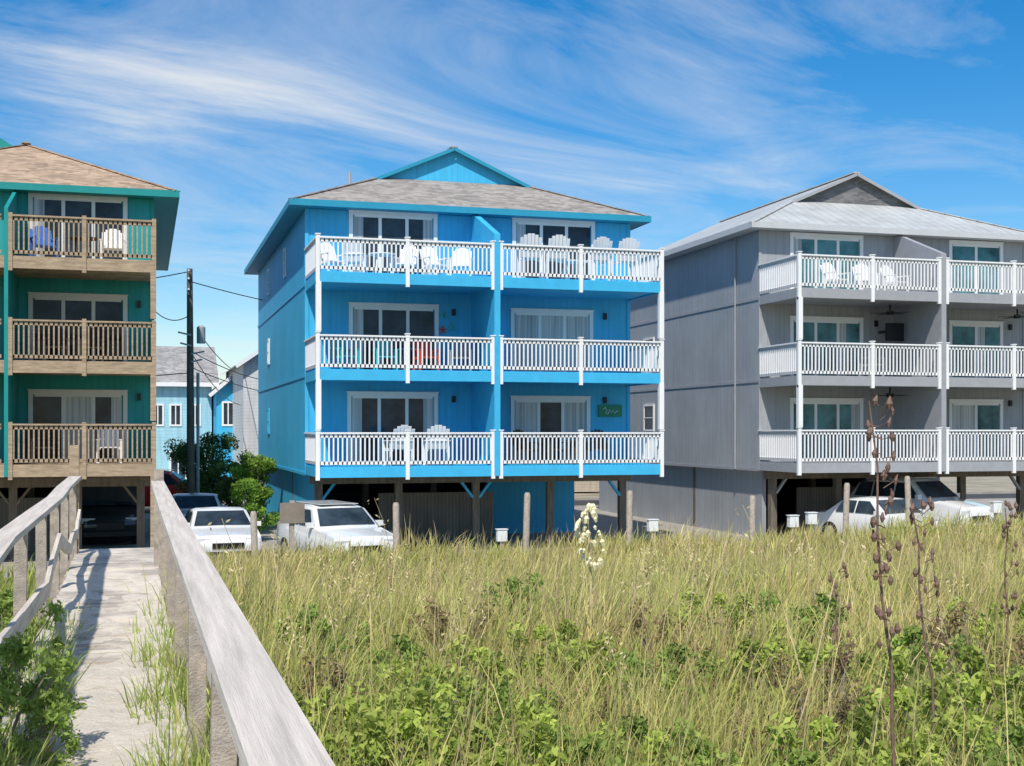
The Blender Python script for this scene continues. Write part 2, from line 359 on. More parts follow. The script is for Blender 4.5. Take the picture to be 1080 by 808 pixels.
# lower storeys
def lower(h,org,x0,W,wallm,trimm,bracem):
    MB().box(x0+.25,x0+.4,YW+.3,YB-.2,GZ,1.7).obj('ground_floor_wall',wallm,h,org)
    MB().box(x0+W*.66,x0+W-.3,43.4,43.6,GZ,1.7).obj('ground_floor_wall',wallm,h,org)
    MB().box(x0+.4,x0+W-.3,50.5,50.65,GZ,1.7).obj('ground_floor_wall','dark',h,org)  # back sheet whose dark colour stands in for the carport shade
    MB().box(x0+W-.45,x0+W-.3,43.7,YB-.2,GZ,1.7).obj('ground_floor_wall',wallm,h,org)
    MB().box(x0+W*.25,x0+W*.62,41.0,41.1,GZ,1.0).obj('storage_fence','lattice',h,org)
    for i in range(5):
        for y in (YW-.25,44.6):
            x=x0+.35+i*(W-.7)/4
            MB().box(x-.11,x+.11,y-.11,y+.11,GZ,1.7).obj('piling','pile' ,h,org)
            if y<39 and i in (0,2,4):
                for s in (-1,1):
                    if 0<=i+s<=4: MB().beam((x+s*.1,y-.06,.95),(x+s*.62,y-.06,1.64),.07,.13,(0,1,0)).obj('brace',bracem,h,org)
    MB().box(x0+.1,x0+W-.1,YW-.4,YW-.12,1.42,1.69).obj('girder','pile',h,org)
lower(blue,borg,BX,BW,'blue','blue_trim','blue_trim'); lower(gray,gorg,GX,GW,'gray','gray_trim','gray_trim'); lower(teal,torg,TX,TW,'dark','deckwood','pile')  # teal ground-floor walls take the painted shade colour too
for x,y in ((6.6,42.3),(13.2,43)): MB().tube([(x,y,10.8),(x,y,11.6)],.05).obj('vent_pipe','metal',blue,borg)
for fx,z in ((24.0,7.0),(29.0,7.0),(24.0,4.25)):
    f=MB(); f.tube([(fx,37.6,z+.22),(fx,37.6,z)],.03).tube([(fx,37.6,z+.02),(fx,37.6,z-.1)],.12,12)
    for i in range(5):
        a=i*2*math.pi/5+.3; f.beam((fx+.12*math.cos(a),37.6+.12*math.sin(a),z-.04),(fx+.65*math.cos(a),37.6+.65*math.sin(a),z-.05),.14,.012)
    f.obj('ceiling_fan','black',gray,gorg)
t=thing('outdoor_television',(24.35,37.9,6.35),'black outdoor television mounted below the upper balcony','television')
MB().box(24.05,24.7,37.85,37.97,6.05,6.65).obj('screen_case','black',t,(24.35,37.9,6.35)); MB().beam((24.35,37.97,6.4),(24.35,38.8,6.4),.08,.08).obj('wall_bracket','black',t,(24.35,37.9,6.35))
for h_,o_,xs in ((blue,borg,(9.3,14.3)),(gray,gorg,(24.2,29.6)),(teal,torg,(-.1,))):
    for x in xs:
        for z in (3.9,6.6): MB().box(x-.05,x+.05,YW-.1,YW,z,z+.2).obj('wall_light','black',h_,o_)
s=thing('wall_sign',(14.48,38.77,3.47),'green rectangular sign board with white script on blue wall','sign'); so=(14.48,38.77,3.47)
MB().box(14.08,14.88,38.74,38.79,3.47,3.85).obj('sign_board','green',s,so)
w=MB(); pts=[(14.22,.24),(14.3,.3),(14.36,.2),(14.3,.12),(14.4,.1),(14.46,.24),(14.5,.12),(14.56,.22),(14.62,.12),(14.74,.2)]
w.tube([(x,38.73,3.47+z) for x,z in pts],.012,5); w.obj('sign_lettering','white',s,so)
for x,z,m_ in ((9.0,6.6,'tealpl'),(9.25,6.25,'tealpl'),(8.95,6.15,'redpl')):
    a=MB()
    for i in range(5):
        an=i*2*math.pi/5+.3; a.beam((x,38.76,z),(x+.13*math.cos(an),38.76,z+.13*math.sin(an)),.03,.05,(0,1,0))
    props(a.obj('wall_ornament',m_,None,(x,38.76,z)),'small painted starfish ornament hung on the blue wall','ornament','starfish ornaments on the balcony wall')

# ---------------------------------------------------------------- furniture
def mk_chair(kind,mat,label,group):
    c=thing('patio_chair',(0,0,0),label,'chair',group); hs=.42 if kind!='high' else .62; w=.3
    s=MB()
    for i in range(5): s.box(-w+.02,w-.02,-.25+i*.1,-.25+i*.1+.08,hs,hs+.03)
    s.box(-w+.02,-w+.06,-.25,.24,hs-.04,hs-.005).box(w-.06,w-.02,-.25,.24,hs-.04,hs-.005)
    s.obj('seat',mat,c)
    b=MB(); n=6; top=.62 if kind!='low' else .45
    for i in range(n):
        x=-w+.05+(2*w-.1)*i/(n-1); hh=hs+top*(1-.25*(2*x/(2*w))**2)
        b.beam((x,.24,hs+.02),(x,.24+.2,hh+.02),.09,.02,(0,1,0))
    b.beam((-w+.02,.33,hs+.25),(w-.02,.33,hs+.25),.02,.06); b.obj('backrest',mat,c)
    for sx in (-1,1):
        MB().box(sx*w-.045,sx*w+.045,-.28,.3,hs+.22,hs+.245).obj('armrest',mat,c)
        for y in (-.24,.22):
            MB().box(sx*w-.025,sx*w+.025,y-.03,y+.03,0,hs+.215).obj('leg',mat,c)
    return c
def mk_table(mat,label,group,hh=.72):
    c=thing('patio_table',(0,0,0),label,'table',group)
    MB().tube([(0,0,hh-.03),(0,0,hh)],.42,20).obj('tabletop',mat,c)
    for i in range(4):
        a=math.pi/4+i*math.pi/2; MB().beam((.34*math.cos(a),.34*math.sin(a),0),(.25*math.cos(a),.25*math.sin(a),hh-.032),.04,.04).obj('leg',mat,c)
    return c
ch_white=mk_chair('std','white','white slatted patio chair on the balcony','patio chairs on the balconies')
ch_high=mk_chair('high','white','white tall slatted bar chair on the upper balcony','patio chairs on the balconies')
ch_white.location=(7.2,37.0,BF[0]); ch_white.rotation_euler[2]=math.pi+.2
ch_white['label']='white slatted patio chair on the lower blue balcony'
dup(ch_white,(8.35,37.0,BF[0]),math.pi-.1,None,1.12); ch_white.scale=(1.12,)*3
ch_high.location=(11.24,37.0,BF[2]); ch_high.rotation_euler[2]=math.pi-.2; ch_high.scale=(1.1,)*3
for x,r in ((12.09,3.0),(13.35,3.3),(14.29,3.1)): dup(ch_high,(x,37.0,BF[2]),r,None,1.1)
for x,z,r in ((5.35,BF[2],.4),(6.0,BF[2],2.8),(7.5,BF[2],-.5),(8.4,BF[2],.3),(9.2,BF[2],-.3)): dup(ch_white,(x,37.4,z),r,'white slatted patio chair on the upper blue balcony')
def colored(mat,items,label):
    first=None
    for (x,y,z,r) in items:
        if first is None:
            first=dup(ch_white,(x,y,z),r,label); swapmat(first,mat)
        else: dup(first,(x,y,z),r,label)
colored('redpl',[(8.1,37.3,BF[1],.2)],'red patio chair on the middle blue balcony')
colored('tealpl',[(5.7,37.4,BF[1],.5),(6.9,37.4,BF[1],0)],'turquoise patio chair on the middle blue balcony')
colored('graypl',[(9.2,37.4,BF[1],-.3),(23.1,37.3,BF[1],.2)],'gray resin patio chair on a middle balcony')
colored('darkpl',[(12.2,37.5,BF[0],.2),(13.6,37.5,BF[0],-.3),(11.3,37.5,BF[0],.4),(-2.3,37.4,TF[1],.1),(-1.3,37.4,TF[1],-.2),(-2.7,37.4,TF[0],.3)],'dark wicker patio chair on a balcony')
colored('bluepl',[(-2.6,37.3,TF[2],.3)],'blue canvas patio chair on the upper wooden balcony')
colored('white',[(-.9,37.4,TF[0],.1),(21.8,37.3,BF[2],.2),(22.9,37.3,BF[2],-.2),(24.1,37.4,BF[2],.3),(-.8,37.3,TF[2],0)],'white slatted patio chair on a balcony')
tb=mk_table('white','round white patio table on the upper blue balcony','patio tables on the balconies'); tb.location=(6.8,37.4,BF[2])
dup(tb,(12.7,37.4,BF[2])); 
tb2=dup(tb,(12.9,37.3,BF[0]),0,'round dark patio table on the lower blue balcony'); swapmat(tb2,'darkpl')
tb3=dup(tb2,(-1.6,37.4,TF[2]),0,'round dark patio table on the upper wooden balcony')
tb4=dup(tb,(7.75,37.9,BF[1]),0,'round gray patio table on the middle blue balcony'); swapmat(tb4,'graypl')

# ---------------------------------------------------------------- cars
def car(loc,rot,paint,label,hgt=1.6,length=4.6,group='cars parked around the beach houses',kind='suv'):
    c=thing('parked_car',loc,label,'car',group,rot); k=hgt/1.6; q=length/4.6
    S=[(-2.32,.42,.72,.73,.78,.76,.66),(-2.22,.27,.86,.90,.90,.88,.80),(-1.4,.24,.98,1.02,.93,.91,.84),(-.98,.24,1.03,1.07,.94,.92,.86),
       (-.28,.24,1.05,1.55,.94,.92,.72),(.3,.24,1.05,1.6,.94,.92,.73),(1.3,.24,1.05,1.58,.94,.92,.72),(1.85,.25,1.05,1.5,.93,.91,.70),(2.2,.28,1.0,1.08,.9,.88,.78),(2.3,.42,.8,.82,.85,.83,.7)]
    if kind=='sedan':
        S[6]=(1.0,.24,1.03,1.54,.94,.92,.7); S[7]=(1.65,.25,1.03,1.1,.93,.9,.82); S[8]=(2.22,.28,.98,1.02,.9,.86,.78)
    b=MB(); n=13
    for (y,zb,zt,zr,wb,wt,wr) in S:
        y*=q; half=[(wb*.93,zb),(wb,zb+.14),(wb+.015,(zb+zt)/2+.05),(wt,zt),(wr+.02,zr-.05),(wr-.1,zr-.004),(0,zr+.02)]
        b.v+=[(x,y,z*k) for x,z in half]+[(-x,y,z*k) for x,z in half[:-1][::-1]]
    for i in range(len(S)-1):
        for j in range(n-1): b.f.append((i*n+j,i*n+j+1,(i+1)*n+j+1,(i+1)*n+j))
        b.f.append((i*n+n-1,i*n,(i+1)*n,(i+1)*n+n-1))
    b.f+=[tuple(range(n))[::-1],tuple((len(S)-1)*n+j for j in range(n))]
    b.obj('body',paint,c,smooth=True)
    MB().poly((-.78,-.93*q-.02,1.11*k+.01),(.78,-.93*q-.02,1.11*k+.01),(.64,-.34*q-.02,1.51*k+.02),(-.64,-.34*q-.02,1.51*k+.02)).obj('windshield','glass',c)
    yr=(1.65,.95) if kind=='sedan' else (2.16,1.87)
    MB().poly((.72,yr[0]*q+.03,1.12*k),(-.72,yr[0]*q+.03,1.12*k),(-.62,yr[1]*q+.03,1.48*k+.02),(.62,yr[1]*q+.03,1.48*k+.02)).obj('rear_window','glass',c)
    ends=((-.72,.27,-.22),(.33,1.15,None)) if kind=='sedan' else ((-.72,.27,-.22),(.33,1.15,None),(1.22,1.9,None))
    for sx in (-1,1):
        for (ya,yb,yt) in ends:
            yt=ya if yt is None else yt; yb2=min(yb,1.75 if kind!='sedan' else .95)
            MB().poly(*( [(sx*.935,ya*q,1.09*k),(sx*.935,yb*q,1.09*k),(sx*.77,yb2*q,1.49*k),(sx*.77,yt*q,1.49*k)][::sx] )).obj('side_window','glass',c)
        MB().box(sx*.98-.1,sx*.98+.1,-.8*q,-.68*q,1.06*k,1.2*k).obj('side_mirror',paint,c)
        MB().box(sx*.66-.2,sx*.66+.2,-2.29*q,-2.16*q,.68*k,.82*k).obj('headlight','lamp',c)
        MB().box(sx*.72-.14,sx*.72+.14,2.2*q,2.305*q,.75*k,.95*k).obj('tail_light','tail',c)
        for yy in (-1.45,1.4):
            w=MB().tube([(sx*.74,yy*q,.34),(sx*.955,yy*q,.34)],.34,20).obj('wheel','rubber',c,smooth=True)
            MB().tube([(sx*.94,yy*q,.34),(sx*.968,yy*q,.34)],.21,14).obj('rim','metal',w)
    MB().box(-.42,.42,-2.345*q,-2.2*q,.5*k,.68*k).obj('grille','black',c)
    MB().box(-.8,.8,-2.33*q,-2.1*q,.3*k,.42*k).obj('bumper','black',c)
    if kind=='suv': MB().box(-.55,.55,-.3*q,1.6*q,1.62*k,1.635*k).obj('roof_panel',paint,c)
    return c
car((5.0,34.6,GZ),.22,'carwhite','white sport utility vehicle parked before the blue house',1.62,4.6)
car((2.1,37.4,GZ),.05,'carwhite','white sedan parked in the alley between houses',1.42,4.5,kind='sedan')
car((1.75,45.5,GZ),-.05,'carsilver','silver car parked in the alley between houses',1.45,kind='sedan')
car((1.0,61,GZ-.1),1.4,'carred','red car on the street behind the houses',1.9,5)
car((-1.2,44.2,GZ),.1,'carblack','black sport utility vehicle parked beneath the teal house',1.75,4.8)
car((22.7,36.0,GZ),.25,'carwhite','white sedan parked before the gray house',1.5,4.5,kind='sedan')
car((25.5,38.2,GZ),.3,'carwhite','white van-like car parked beneath the gray house',2.0,4.9)
car((6.9,45.5,GZ),.1,'carblack','black car parked beneath the blue house',1.5,4.6,kind='sedan')

# ---------------------------------------------------------------- walkway
def wx(y): return -.0065*y
YE=18.2; DZ=1.4
wk=MB(); y=-1.0
while y<YE:
    j=random.uniform(-.02,.02)
    wk.box(wx(y)-.72+j,wx(y)+.28+j,y,y+.132,DZ-.04,DZ+random.uniform(-.007,.006)); y+=.145
m,nt,b=nmat('sandy_planks'); tc=N(nt,'ShaderNodeTexCoord')
mp=N(nt,'ShaderNodeMapping'); mp.inputs['Scale'].default_value=(.6,7,1); L(nt,tc.outputs['Object'],mp.inputs[0])
c1=ramp(nt,noise(nt,mp.outputs[0],3,6,.7),[(.3,(.30,.26,.22)),(.7,(.56,.5,.43))])
sandf=ramp(nt,noise(nt,tc.outputs['Object'],1.6,8,.7),[(.45,(0,0,0)),(.6,(.8,.8,.8))])
L(nt,mix(nt,sandf,c1,(.78,.7,.59)),b.inputs['Base Color']); b.inputs['Roughness'].default_value=.95
M['planks']=m
wk.obj('walkway','planks',kind='structure')
sd=MB(); nxs,nys=20,250
for j in range(nys):
    yy=-1+ j*(17.0)/(nys-1)
    for i in range(nxs):
        xx=wx(yy)-.70+.97*i/(nxs-1); n_=mnoise.noise((xx*1.7,yy*.6,3))+.6*mnoise.noise((xx*5,yy*2.5,1))+.3*mnoise.noise((xx*13,yy*9,5))
        e=abs(i/(nxs-1)-.5)*2; fall=(yy-8)/7
        sd.v.append((xx,yy,DZ+.022+.05*n_+.035*(e**2)-.03*max(0,fall*1.3)))
sd.f=[(j*nxs+i,j*nxs+i+1,(j+1)*nxs+i+1,(j+1)*nxs+i) for j in range(nys-1) for i in range(nxs-1)]
m,nt,b=nmat('beach_sand'); tc=N(nt,'ShaderNodeTexCoord')
L(nt,ramp(nt,noise(nt,tc.outputs['Object'],5,10,.8),[(.3,(.42,.34,.26)),(.42,(.72,.64,.53)),(.7,(.86,.8,.7))]),b.inputs['Base Color']); b.inputs['Roughness'].default_value=.95
bp=N(nt,'ShaderNodeBump'); bp.inputs['Strength'].default_value=.9; bp.inputs['Distance'].default_value=.04; L(nt,noise(nt,tc.outputs['Object'],12,7,.75),bp.inputs['Height']); L(nt,bp.outputs[0],b.inputs['Normal'])
M['sand']=m
sd.obj('drifted_sand','sand',smooth=True,kind='structure')
r=MB()
for i in range(30):
    y0=YE+i*.16; z=DZ-.02-(i+1)*.065
    r.box(wx(y0)-.74,wx(y0)+.3,y0,y0+.15,z-.04,z)
r.obj('walkway_ramp','planks',kind='structure')
def wrail(side,y0,y1,label):
    xo=.265 if side>0 else -.72; org=(xo,y0,DZ-1)
    h=thing('handrail',org,label,'handrail')
    tz=lambda y: DZ+1.0 if side>0 else DZ+.88+.12*min(1,y/13)
    y=y0; zp=tz(y); xp=wx(y)+xo
    while y<y1-.1:
        e=min(y+(4.88 if side>0 else 2.2),y1); zn=tz(e)+random.uniform(-.03,.02)*(1 if side<0 else .4); xn=wx(e)+xo+random.uniform(-.02,.02)*(1.5 if side<0 else .5)
        MB().beam((xp,y,zp),(xn,e-.004,zn),.145,.04).obj('top_rail','handwood',h,org)
        y=e; zp=zn; xp=xn
    y=y0; zz=DZ+.46
    while y<y1-.1:
        e=min(y+1.9,y1); z1=DZ+.46+(random.uniform(-.16,.12) if side<0 else random.uniform(-.03,.02)); off=-.045*side if side<0 else .10
        A=Vector((wx(y)+xo+off,y,zz)); B=Vector((wx(e)+xo+off,e,z1)); m_=MB()
        C=(A+B)/2+Vector((random.uniform(-.02,.02),0,random.uniform(-.06,.06) if side<0 else 0))
        m_.beam(A,C,.036,.12); m_.beam(C-(C-A)*.01,B,.035,.12)
        m_.obj('middle_rail','handwood',h,org); zz=z1; y=e
    y=y0+.15
    while y<y1+.1:
        x=wx(y)+xo+.04*side; a=random.uniform(-.02,.02)
        MB().beam((x+a,y,float(H(x,y))-.1),(x,y,tz(y)-.035),.085,.085,(0,1,0)).obj('rail_post','graywood',h,org); y+=2.0
    return h,org
wrail(1,.4,15.6,'weathered gray wood handrail along the sandy walkway')
hl,ol=wrail(-1,1.5,17.6,'weathered crooked wood handrail with leaning posts along walkway')
MB().box(-.92,-.80,17.65,17.77,.2,DZ+1.42).obj('end_post','deckwood',hl,ol)
MB().box(.13,.24,15.7,15.82,.2,DZ+1.15).obj('end_post','graywood',hl,ol)

# ---------------------------------------------------------------- posts and small stuff by the dune edge
def gz(x,y): return float(H(x,y))
bl=MB().tube([(0,0,-.3),(0,0,1.5),(.0,0,1.56)],[.085,.08,.055],10).obj('wooden_post','graywood',smooth=True)
props(bl,'weathered gray wooden post standing in dune grass','post','wooden posts along the dune edge')
for i,(x,y,hh) in enumerate([(9.15,30.5,1.2),(12.1,31,1.1),(15.2,30.2,1.0),(6.0,31,1.0),(18.4,31,1.0),(20.4,31,1.05),(24.6,29,1.05),(2.6,31.2,1.0),(26.8,30,1.0)]):
    c=bl if i==0 else bl.copy()
    if i: COL.objects.link(c)
    c.location=(x,y,gz(x,y)); c.rotation_euler=(random.uniform(-.04,.04),random.uniform(-.04,.04),0); c.scale=(1,1,hh)
s=thing('parking_sign',(3.5,31.5,gz(3.5,31.5)),'weathered wooden sign board on post beside parked car','sign'); so=tuple(s.location)
MB().box(3.44,3.56,31.45,31.57,so[2]-.2,so[2]+1.75).obj('sign_post','graywood',s,so); MB().box(3.2,3.8,31.4,31.445,so[2]+1.2,so[2]+1.7).obj('sign_board','brown',s,so)
for i,(x,y) in enumerate([(8.9,31.8),(13.0,31.6),(16.6,30.6),(17.2,30.7),(23.2,31.0)]):
    z=gz(x,y); s=thing('utility_box',(x,y,z),'small white utility box on a short post','utility box','utility boxes along the dune edge'); so=(x,y,z)
    MB().box(x-.13,x+.13,y-.08,y+.08,z+.62,z+.92).box(x-.15,x+.15,y-.1,y+.1,z+.92,z+.94).obj('box_body','white',s,so); MB().box(x-.04,x+.04,y-.04,y+.04,z-.2,z+.62).obj('box_post','graywood',s,so)

# ---------------------------------------------------------------- distant houses
def far_house(x0,x1,y0,y1,ze,zr,wall,label,axis='x',roofm='rooffar',win=()):
    org=(x0,y0,GZ); h=thing('house',org,label,'house')
    w=MB().box(x0,x1,y0,y1,GZ-.1,ze)
    if axis=='x':
        ym=(y0+y1)/2
        for x in (x0,x1): w.poly((x,y0,ze),(x,y1,ze),(x,ym,zr))
    else:
        xm=(x0+x1)/2
        for y in (y0,y1): w.poly((x0,y,ze),(x1,y,ze),(xm,y,zr))
    w.obj('wall',wall,h,org)
    r=MB(); o=.4
    if axis=='x':
        s=(zr-ze)/(ym-y0); r.poly((x0-o,y0-o,ze-o*s+.03),(x1+o,y0-o,ze-o*s+.03),(x1+o,ym,zr+.03),(x0-o,ym,zr+.03)); r.poly((x1+o,y1+o,ze-o*s+.03),(x0-o,y1+o,ze-o*s+.03),(x0-o,ym,zr+.03),(x1+o,ym,zr+.03))
        tr=MB().box(x0-o,x1+o,y0-o-.04,y0-o,ze-o*s-.2,ze-o*s+.04)
    else:
        s=(zr-ze)/(xm-x0); r.poly((x0-o,y0-o,ze-o*s+.03),(xm,y0-o,zr+.03),(xm,y1+o,zr+.03),(x0-o,y1+o,ze-o*s+.03)); r.poly((xm,y0-o,zr+.03),(x1+o,y0-o,ze-o*s+.03),(x1+o,y1+o,ze-o*s+.03),(xm,y1+o,zr+.03))
        tr=MB()
        for sx,xe in ((-1,x0-o),(1,x1+o)): tr.beam((xe,y0-o-.03,ze-o*s-.06),(xm,y0-o-.03,zr-.06),.05,.2)
    ro=r.obj('roof',roofm,h,org); tr.obj('fascia','white',ro,org)
    for (a,b_,c,d) in win:
        f=MB().box(a-.1,b_+.1,y0-.05,y0,d,d+.1).box(a-.1,b_+.1,y0-.05,y0,c-.1,c).box(a-.1,a,y0-.05,y0,c,d).box(b_,b_+.1,y0-.05,y0,c,d).box((a+b_)/2-.03,(a+b_)/2+.03,y0-.04,y0,c,d)
        o_=f.obj('window','white',h,org); MB().box(a,b_,y0-.02,y0+.01,c,d).obj('glass_pane','glass',o_,org)
    return h,org
far_house(-6,3.9,77,86,6.0,8.2,'ltblue','light blue two storey house across the street',win=[(1.6,2.1,3.4,4.5),(2.7,3.2,3.4,4.5),(.6,1.1,3.4,4.5),(1.6,2.4,.3,1.8)])
far_house(4.0,5.6,74,84,5.4,6.1,'blue','small bright blue house wing across the street','y',win=[(4.4,4.9,3.4,4.6)])
far_house(4.9,12.9,66,80,6.6,9.4,'ltgray','pale gray lap-sided house across the street','y',win=[(5.9,6.3,1.2,2.4)])
far_house(15,27,74,84,3.6,6,'beige','beige low house across the street','x',win=[(17,18.5,.6,2),(22,23.5,.6,2)])
far_house(30,46,74,84,5.6,8,'beige','beige two storey house across the street','x',win=[(32,33.5,.6,2),(38,39.5,.6,2)])
far_house(-26,-9,76,86,5.6,8,'ltgray','pale house across the street','x')

# ---------------------------------------------------------------- utility pole + wires
px_,py_=1.75,49.5; org=(px_,py_,GZ)
up=thing('utility_pole',org,'brown wooden utility pole with gray transformer in the alley','utility pole')
MB().tube([(px_,py_,GZ),(px_-.05,py_,9.1)],[.17,.11],10).obj('pole','pile',up,org,smooth=True)
MB().beam((px_-.1,py_-.15,8.1),(px_-.1,py_-.15,8.9),.1,.1).obj('crossarm','pile',up,org)
MB().tube([(px_+.36,py_-.1,6.3),(px_+.36,py_-.1,6.9),(px_+.36,py_-.1,6.97)],[.16,.16,.08],12).obj('transformer','metal',up,org,smooth=True)
MB().tube([(px_+.25,py_,GZ),(px_+.25,py_,5.2)],.06,8).obj('conduit','metal',up,org)
for dz in (8.3,8.7,9.0): MB().tube([(px_-.1,py_-.22,dz),(px_-.1,py_-.35,dz)],[.05,.03],8).obj('insulator','white',up,org)
for dz,dx in ((6.2,-.25),(5.9,.3),(5.6,.25),(6.6,-.3)): MB().beam((px_,py_-.14,dz),(px_+dx*1.6,py_-.2,dz+.1),.06,.06).obj('bracket','metal',up,org)
for a,b_ in (((px_,py_-.1,9.0),(-8,62,9.6)),((px_,py_-.1,8.6),(14,66,9.0)),((px_,py_,6.0),(8,68,5.6)),((px_,py_,5.4),(9,69,5.0)),((px_,py_,5.2),(-10,70,6.4)),((px_,py_,7.4),(.3,55,8.2)),((px_+.1,py_,5.8),(5.0,69,4.4)),((px_+.3,py_,6.7),(5.5,69,5.9))):
    A=Vector(a);B=Vector(b_); pts=[A.lerp(B,t/12)-Vector((0,0,1))*.4*4*(t/12)*(1-t/12) for t in range(13)]
    props(MB().tube(pts,.02,5).obj('power_line','black',None,tuple(A)),'thin black overhead cable strung from the utility pole','cable','overhead cables')

# ---------------------------------------------------------------- plants
def leaf_cloud(centers,n,size,c1,c2,squash=.8):
    cs=np.array(centers); k=rng.integers(0,len(cs),n); d=rng.normal(size=(n,3)); d/=np.linalg.norm(d,axis=1)[:,None]
    rr=cs[k,3]*rng.random(n)**.45; p=cs[k,:3]+d*rr[:,None]*np.array([1,1,squash])
    a=rng.normal(size=(n,3)); a/=np.linalg.norm(a,axis=1)[:,None]; b=np.cross(a,rng.normal(size=(n,3))); b/=np.linalg.norm(b,axis=1)[:,None]
    s=size*(.6+.8*rng.random(n))[:,None]
    v=np.stack([p-a*s,p-b*s*.45,p+a*s,p+b*s*.45],1).reshape(-1,3); f=np.arange(n*4).reshape(-1,4)
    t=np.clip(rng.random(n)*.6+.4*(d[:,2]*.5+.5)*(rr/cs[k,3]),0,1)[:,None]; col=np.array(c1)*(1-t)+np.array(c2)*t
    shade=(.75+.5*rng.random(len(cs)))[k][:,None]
    return v,f,np.repeat(col*shade,4,axis=0)
def tree(x,y,h,r,label,c1,c2,n=5000,size=.1,name='tree',low=.3,nc=16):
    z=GZ-.1; org=(x,y,z); t=thing(name,org,label,'tree')
    mb=MB(); mb.tube([(x,y,z),(x+.05,y,z+h*.3),(x,y,z+h*.6)],[.14,.1,.06],8); cen=[]
    for i in range(nc):
        a=random.uniform(0,6.28); rr=r*random.uniform(.1,.75); zz=z+h*random.uniform(low,.88); cx,cy=x+rr*math.cos(a),y+rr*math.sin(a)
        mb.tube([(x,y,z+h*.3),(cx,cy,zz)],[.05,.015],5); cen.append((cx,cy,zz,r*random.uniform(.25,.42)))
    mb.obj('trunk','pile',t,org)
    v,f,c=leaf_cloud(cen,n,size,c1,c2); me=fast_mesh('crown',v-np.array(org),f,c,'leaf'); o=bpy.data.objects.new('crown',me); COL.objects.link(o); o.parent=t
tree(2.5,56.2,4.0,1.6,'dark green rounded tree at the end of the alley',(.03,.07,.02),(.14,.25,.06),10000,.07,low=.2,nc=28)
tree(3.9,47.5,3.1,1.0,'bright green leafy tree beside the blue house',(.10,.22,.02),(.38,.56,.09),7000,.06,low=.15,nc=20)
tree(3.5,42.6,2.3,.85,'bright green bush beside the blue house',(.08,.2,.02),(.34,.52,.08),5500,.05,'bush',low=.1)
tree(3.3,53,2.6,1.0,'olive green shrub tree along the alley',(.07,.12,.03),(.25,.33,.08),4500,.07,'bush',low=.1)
for x in (33,42,14.5,17.5,27.5,-12): tree(x,70+random.uniform(-2,2),4.5,1.8,'green tree across the street',(.02,.05,.015),(.09,.15,.04),4500,.12)

# grass ---------------------------------------------------------
CA=math.radians(16.1); ca,sa=math.cos(CA),math.sin(CA)
def to_xy(l,d): return ca*l+sa*d, -sa*l+ca*d
def blades(n_tuft,per,dmin,dmax,hmul,wmul,palette,seedname,spread=.16,lmin=-.52,lmax=.48,keep=None,pw=1.0,leanm=1.0,tip=(.70,.58,.29)):
    d=dmin+(dmax-dmin)*rng.random(n_tuft)**pw; l=rng.uniform(lmin,lmax,n_tuft)*d+rng.uniform(-1,1,n_tuft)
    tx,ty=to_xy(l,d); 
    if keep is not None:
        k=keep(tx,ty); tx,ty,d=tx[k],ty[k],d[k]
    nt_=len(tx); lowf=.5+.5*np.sin(tx*1.3+1.7*np.sin(ty*.8))*np.sin(ty*1.1+1.3*np.sin(tx*.6)); low2=.5+.5*np.sin(tx*.45+1.1*np.sin(ty*.33)+2)*np.sin(ty*.5)
    th=(.32+.40*rng.random(nt_)+.28*lowf)*hmul; pal=np.array(palette)
    pi=rng.random(nt_)*.45+lowf*.2+low2*.25+.1*np.clip((d-6)/12,0,1); idx=np.clip((pi*len(pal)).astype(int),0,len(pal)-1); tcol=pal[idx]*(.75+.5*rng.random(nt_))[:,None]
    k=np.repeat(np.arange(nt_),per); n=len(k); off=rng.normal(size=(n,2))*spread
    x=tx[k]+off[:,0]; y=ty[k]+off[:,1]; z=H(x,y)-.03
    hh=th[k]*(.5+.65*rng.random(n)); ang=np.arctan2(off[:,1],off[:,0])+rng.normal(size=n)*.8; lean=hh*(.12+.5*rng.random(n)**1.5)*leanm
    lx=np.cos(ang)*lean+.10*hh; ly=np.sin(ang)*lean
    wa=rng.uniform(0,math.pi,n); w=wmul*(.0028+.0004*d[k])*(.6+.7*rng.random(n)); wxv=np.cos(wa)*w; wyv=np.sin(wa)*w
    V=np.zeros((n,7,3)); 
    for j,(t,ws) in enumerate(((0,1),(.4,.85),(.75,.55))):
        cx=x+lx*t**1.8; cy=y+ly*t**1.8; cz=z+hh*(t-.12*t*t*(lean/hh))
        V[:,2*j]=np.stack([cx-wxv*ws,cy-wyv*ws,cz],1); V[:,2*j+1]=np.stack([cx+wxv*ws,cy+wyv*ws,cz],1)
    V[:,6]=np.stack([x+lx,y+ly,z+hh*(1-.25*lean/hh)],1)
    b=(np.arange(n)*7)[:,None]; f4=np.concatenate([b+np.array([0,1,3,2]),b+np.array([2,3,5,4])]); f3=b+np.array([4,5,6])
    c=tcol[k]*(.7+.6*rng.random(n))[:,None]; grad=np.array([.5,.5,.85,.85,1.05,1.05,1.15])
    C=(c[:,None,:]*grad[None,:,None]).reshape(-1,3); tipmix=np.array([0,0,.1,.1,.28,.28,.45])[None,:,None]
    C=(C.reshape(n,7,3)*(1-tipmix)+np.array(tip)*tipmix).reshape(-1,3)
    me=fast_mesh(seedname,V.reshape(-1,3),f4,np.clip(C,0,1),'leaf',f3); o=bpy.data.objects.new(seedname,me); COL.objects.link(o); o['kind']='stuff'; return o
STRAW=(.70,.57,.25); OLIVE=(.50,.48,.13); GREEN=(.23,.33,.06); BRT=(.42,.49,.10); DEAD=(.38,.27,.15)
keepR=lambda x,y:(x>.46)&(y<32.6)&(y>1.5)
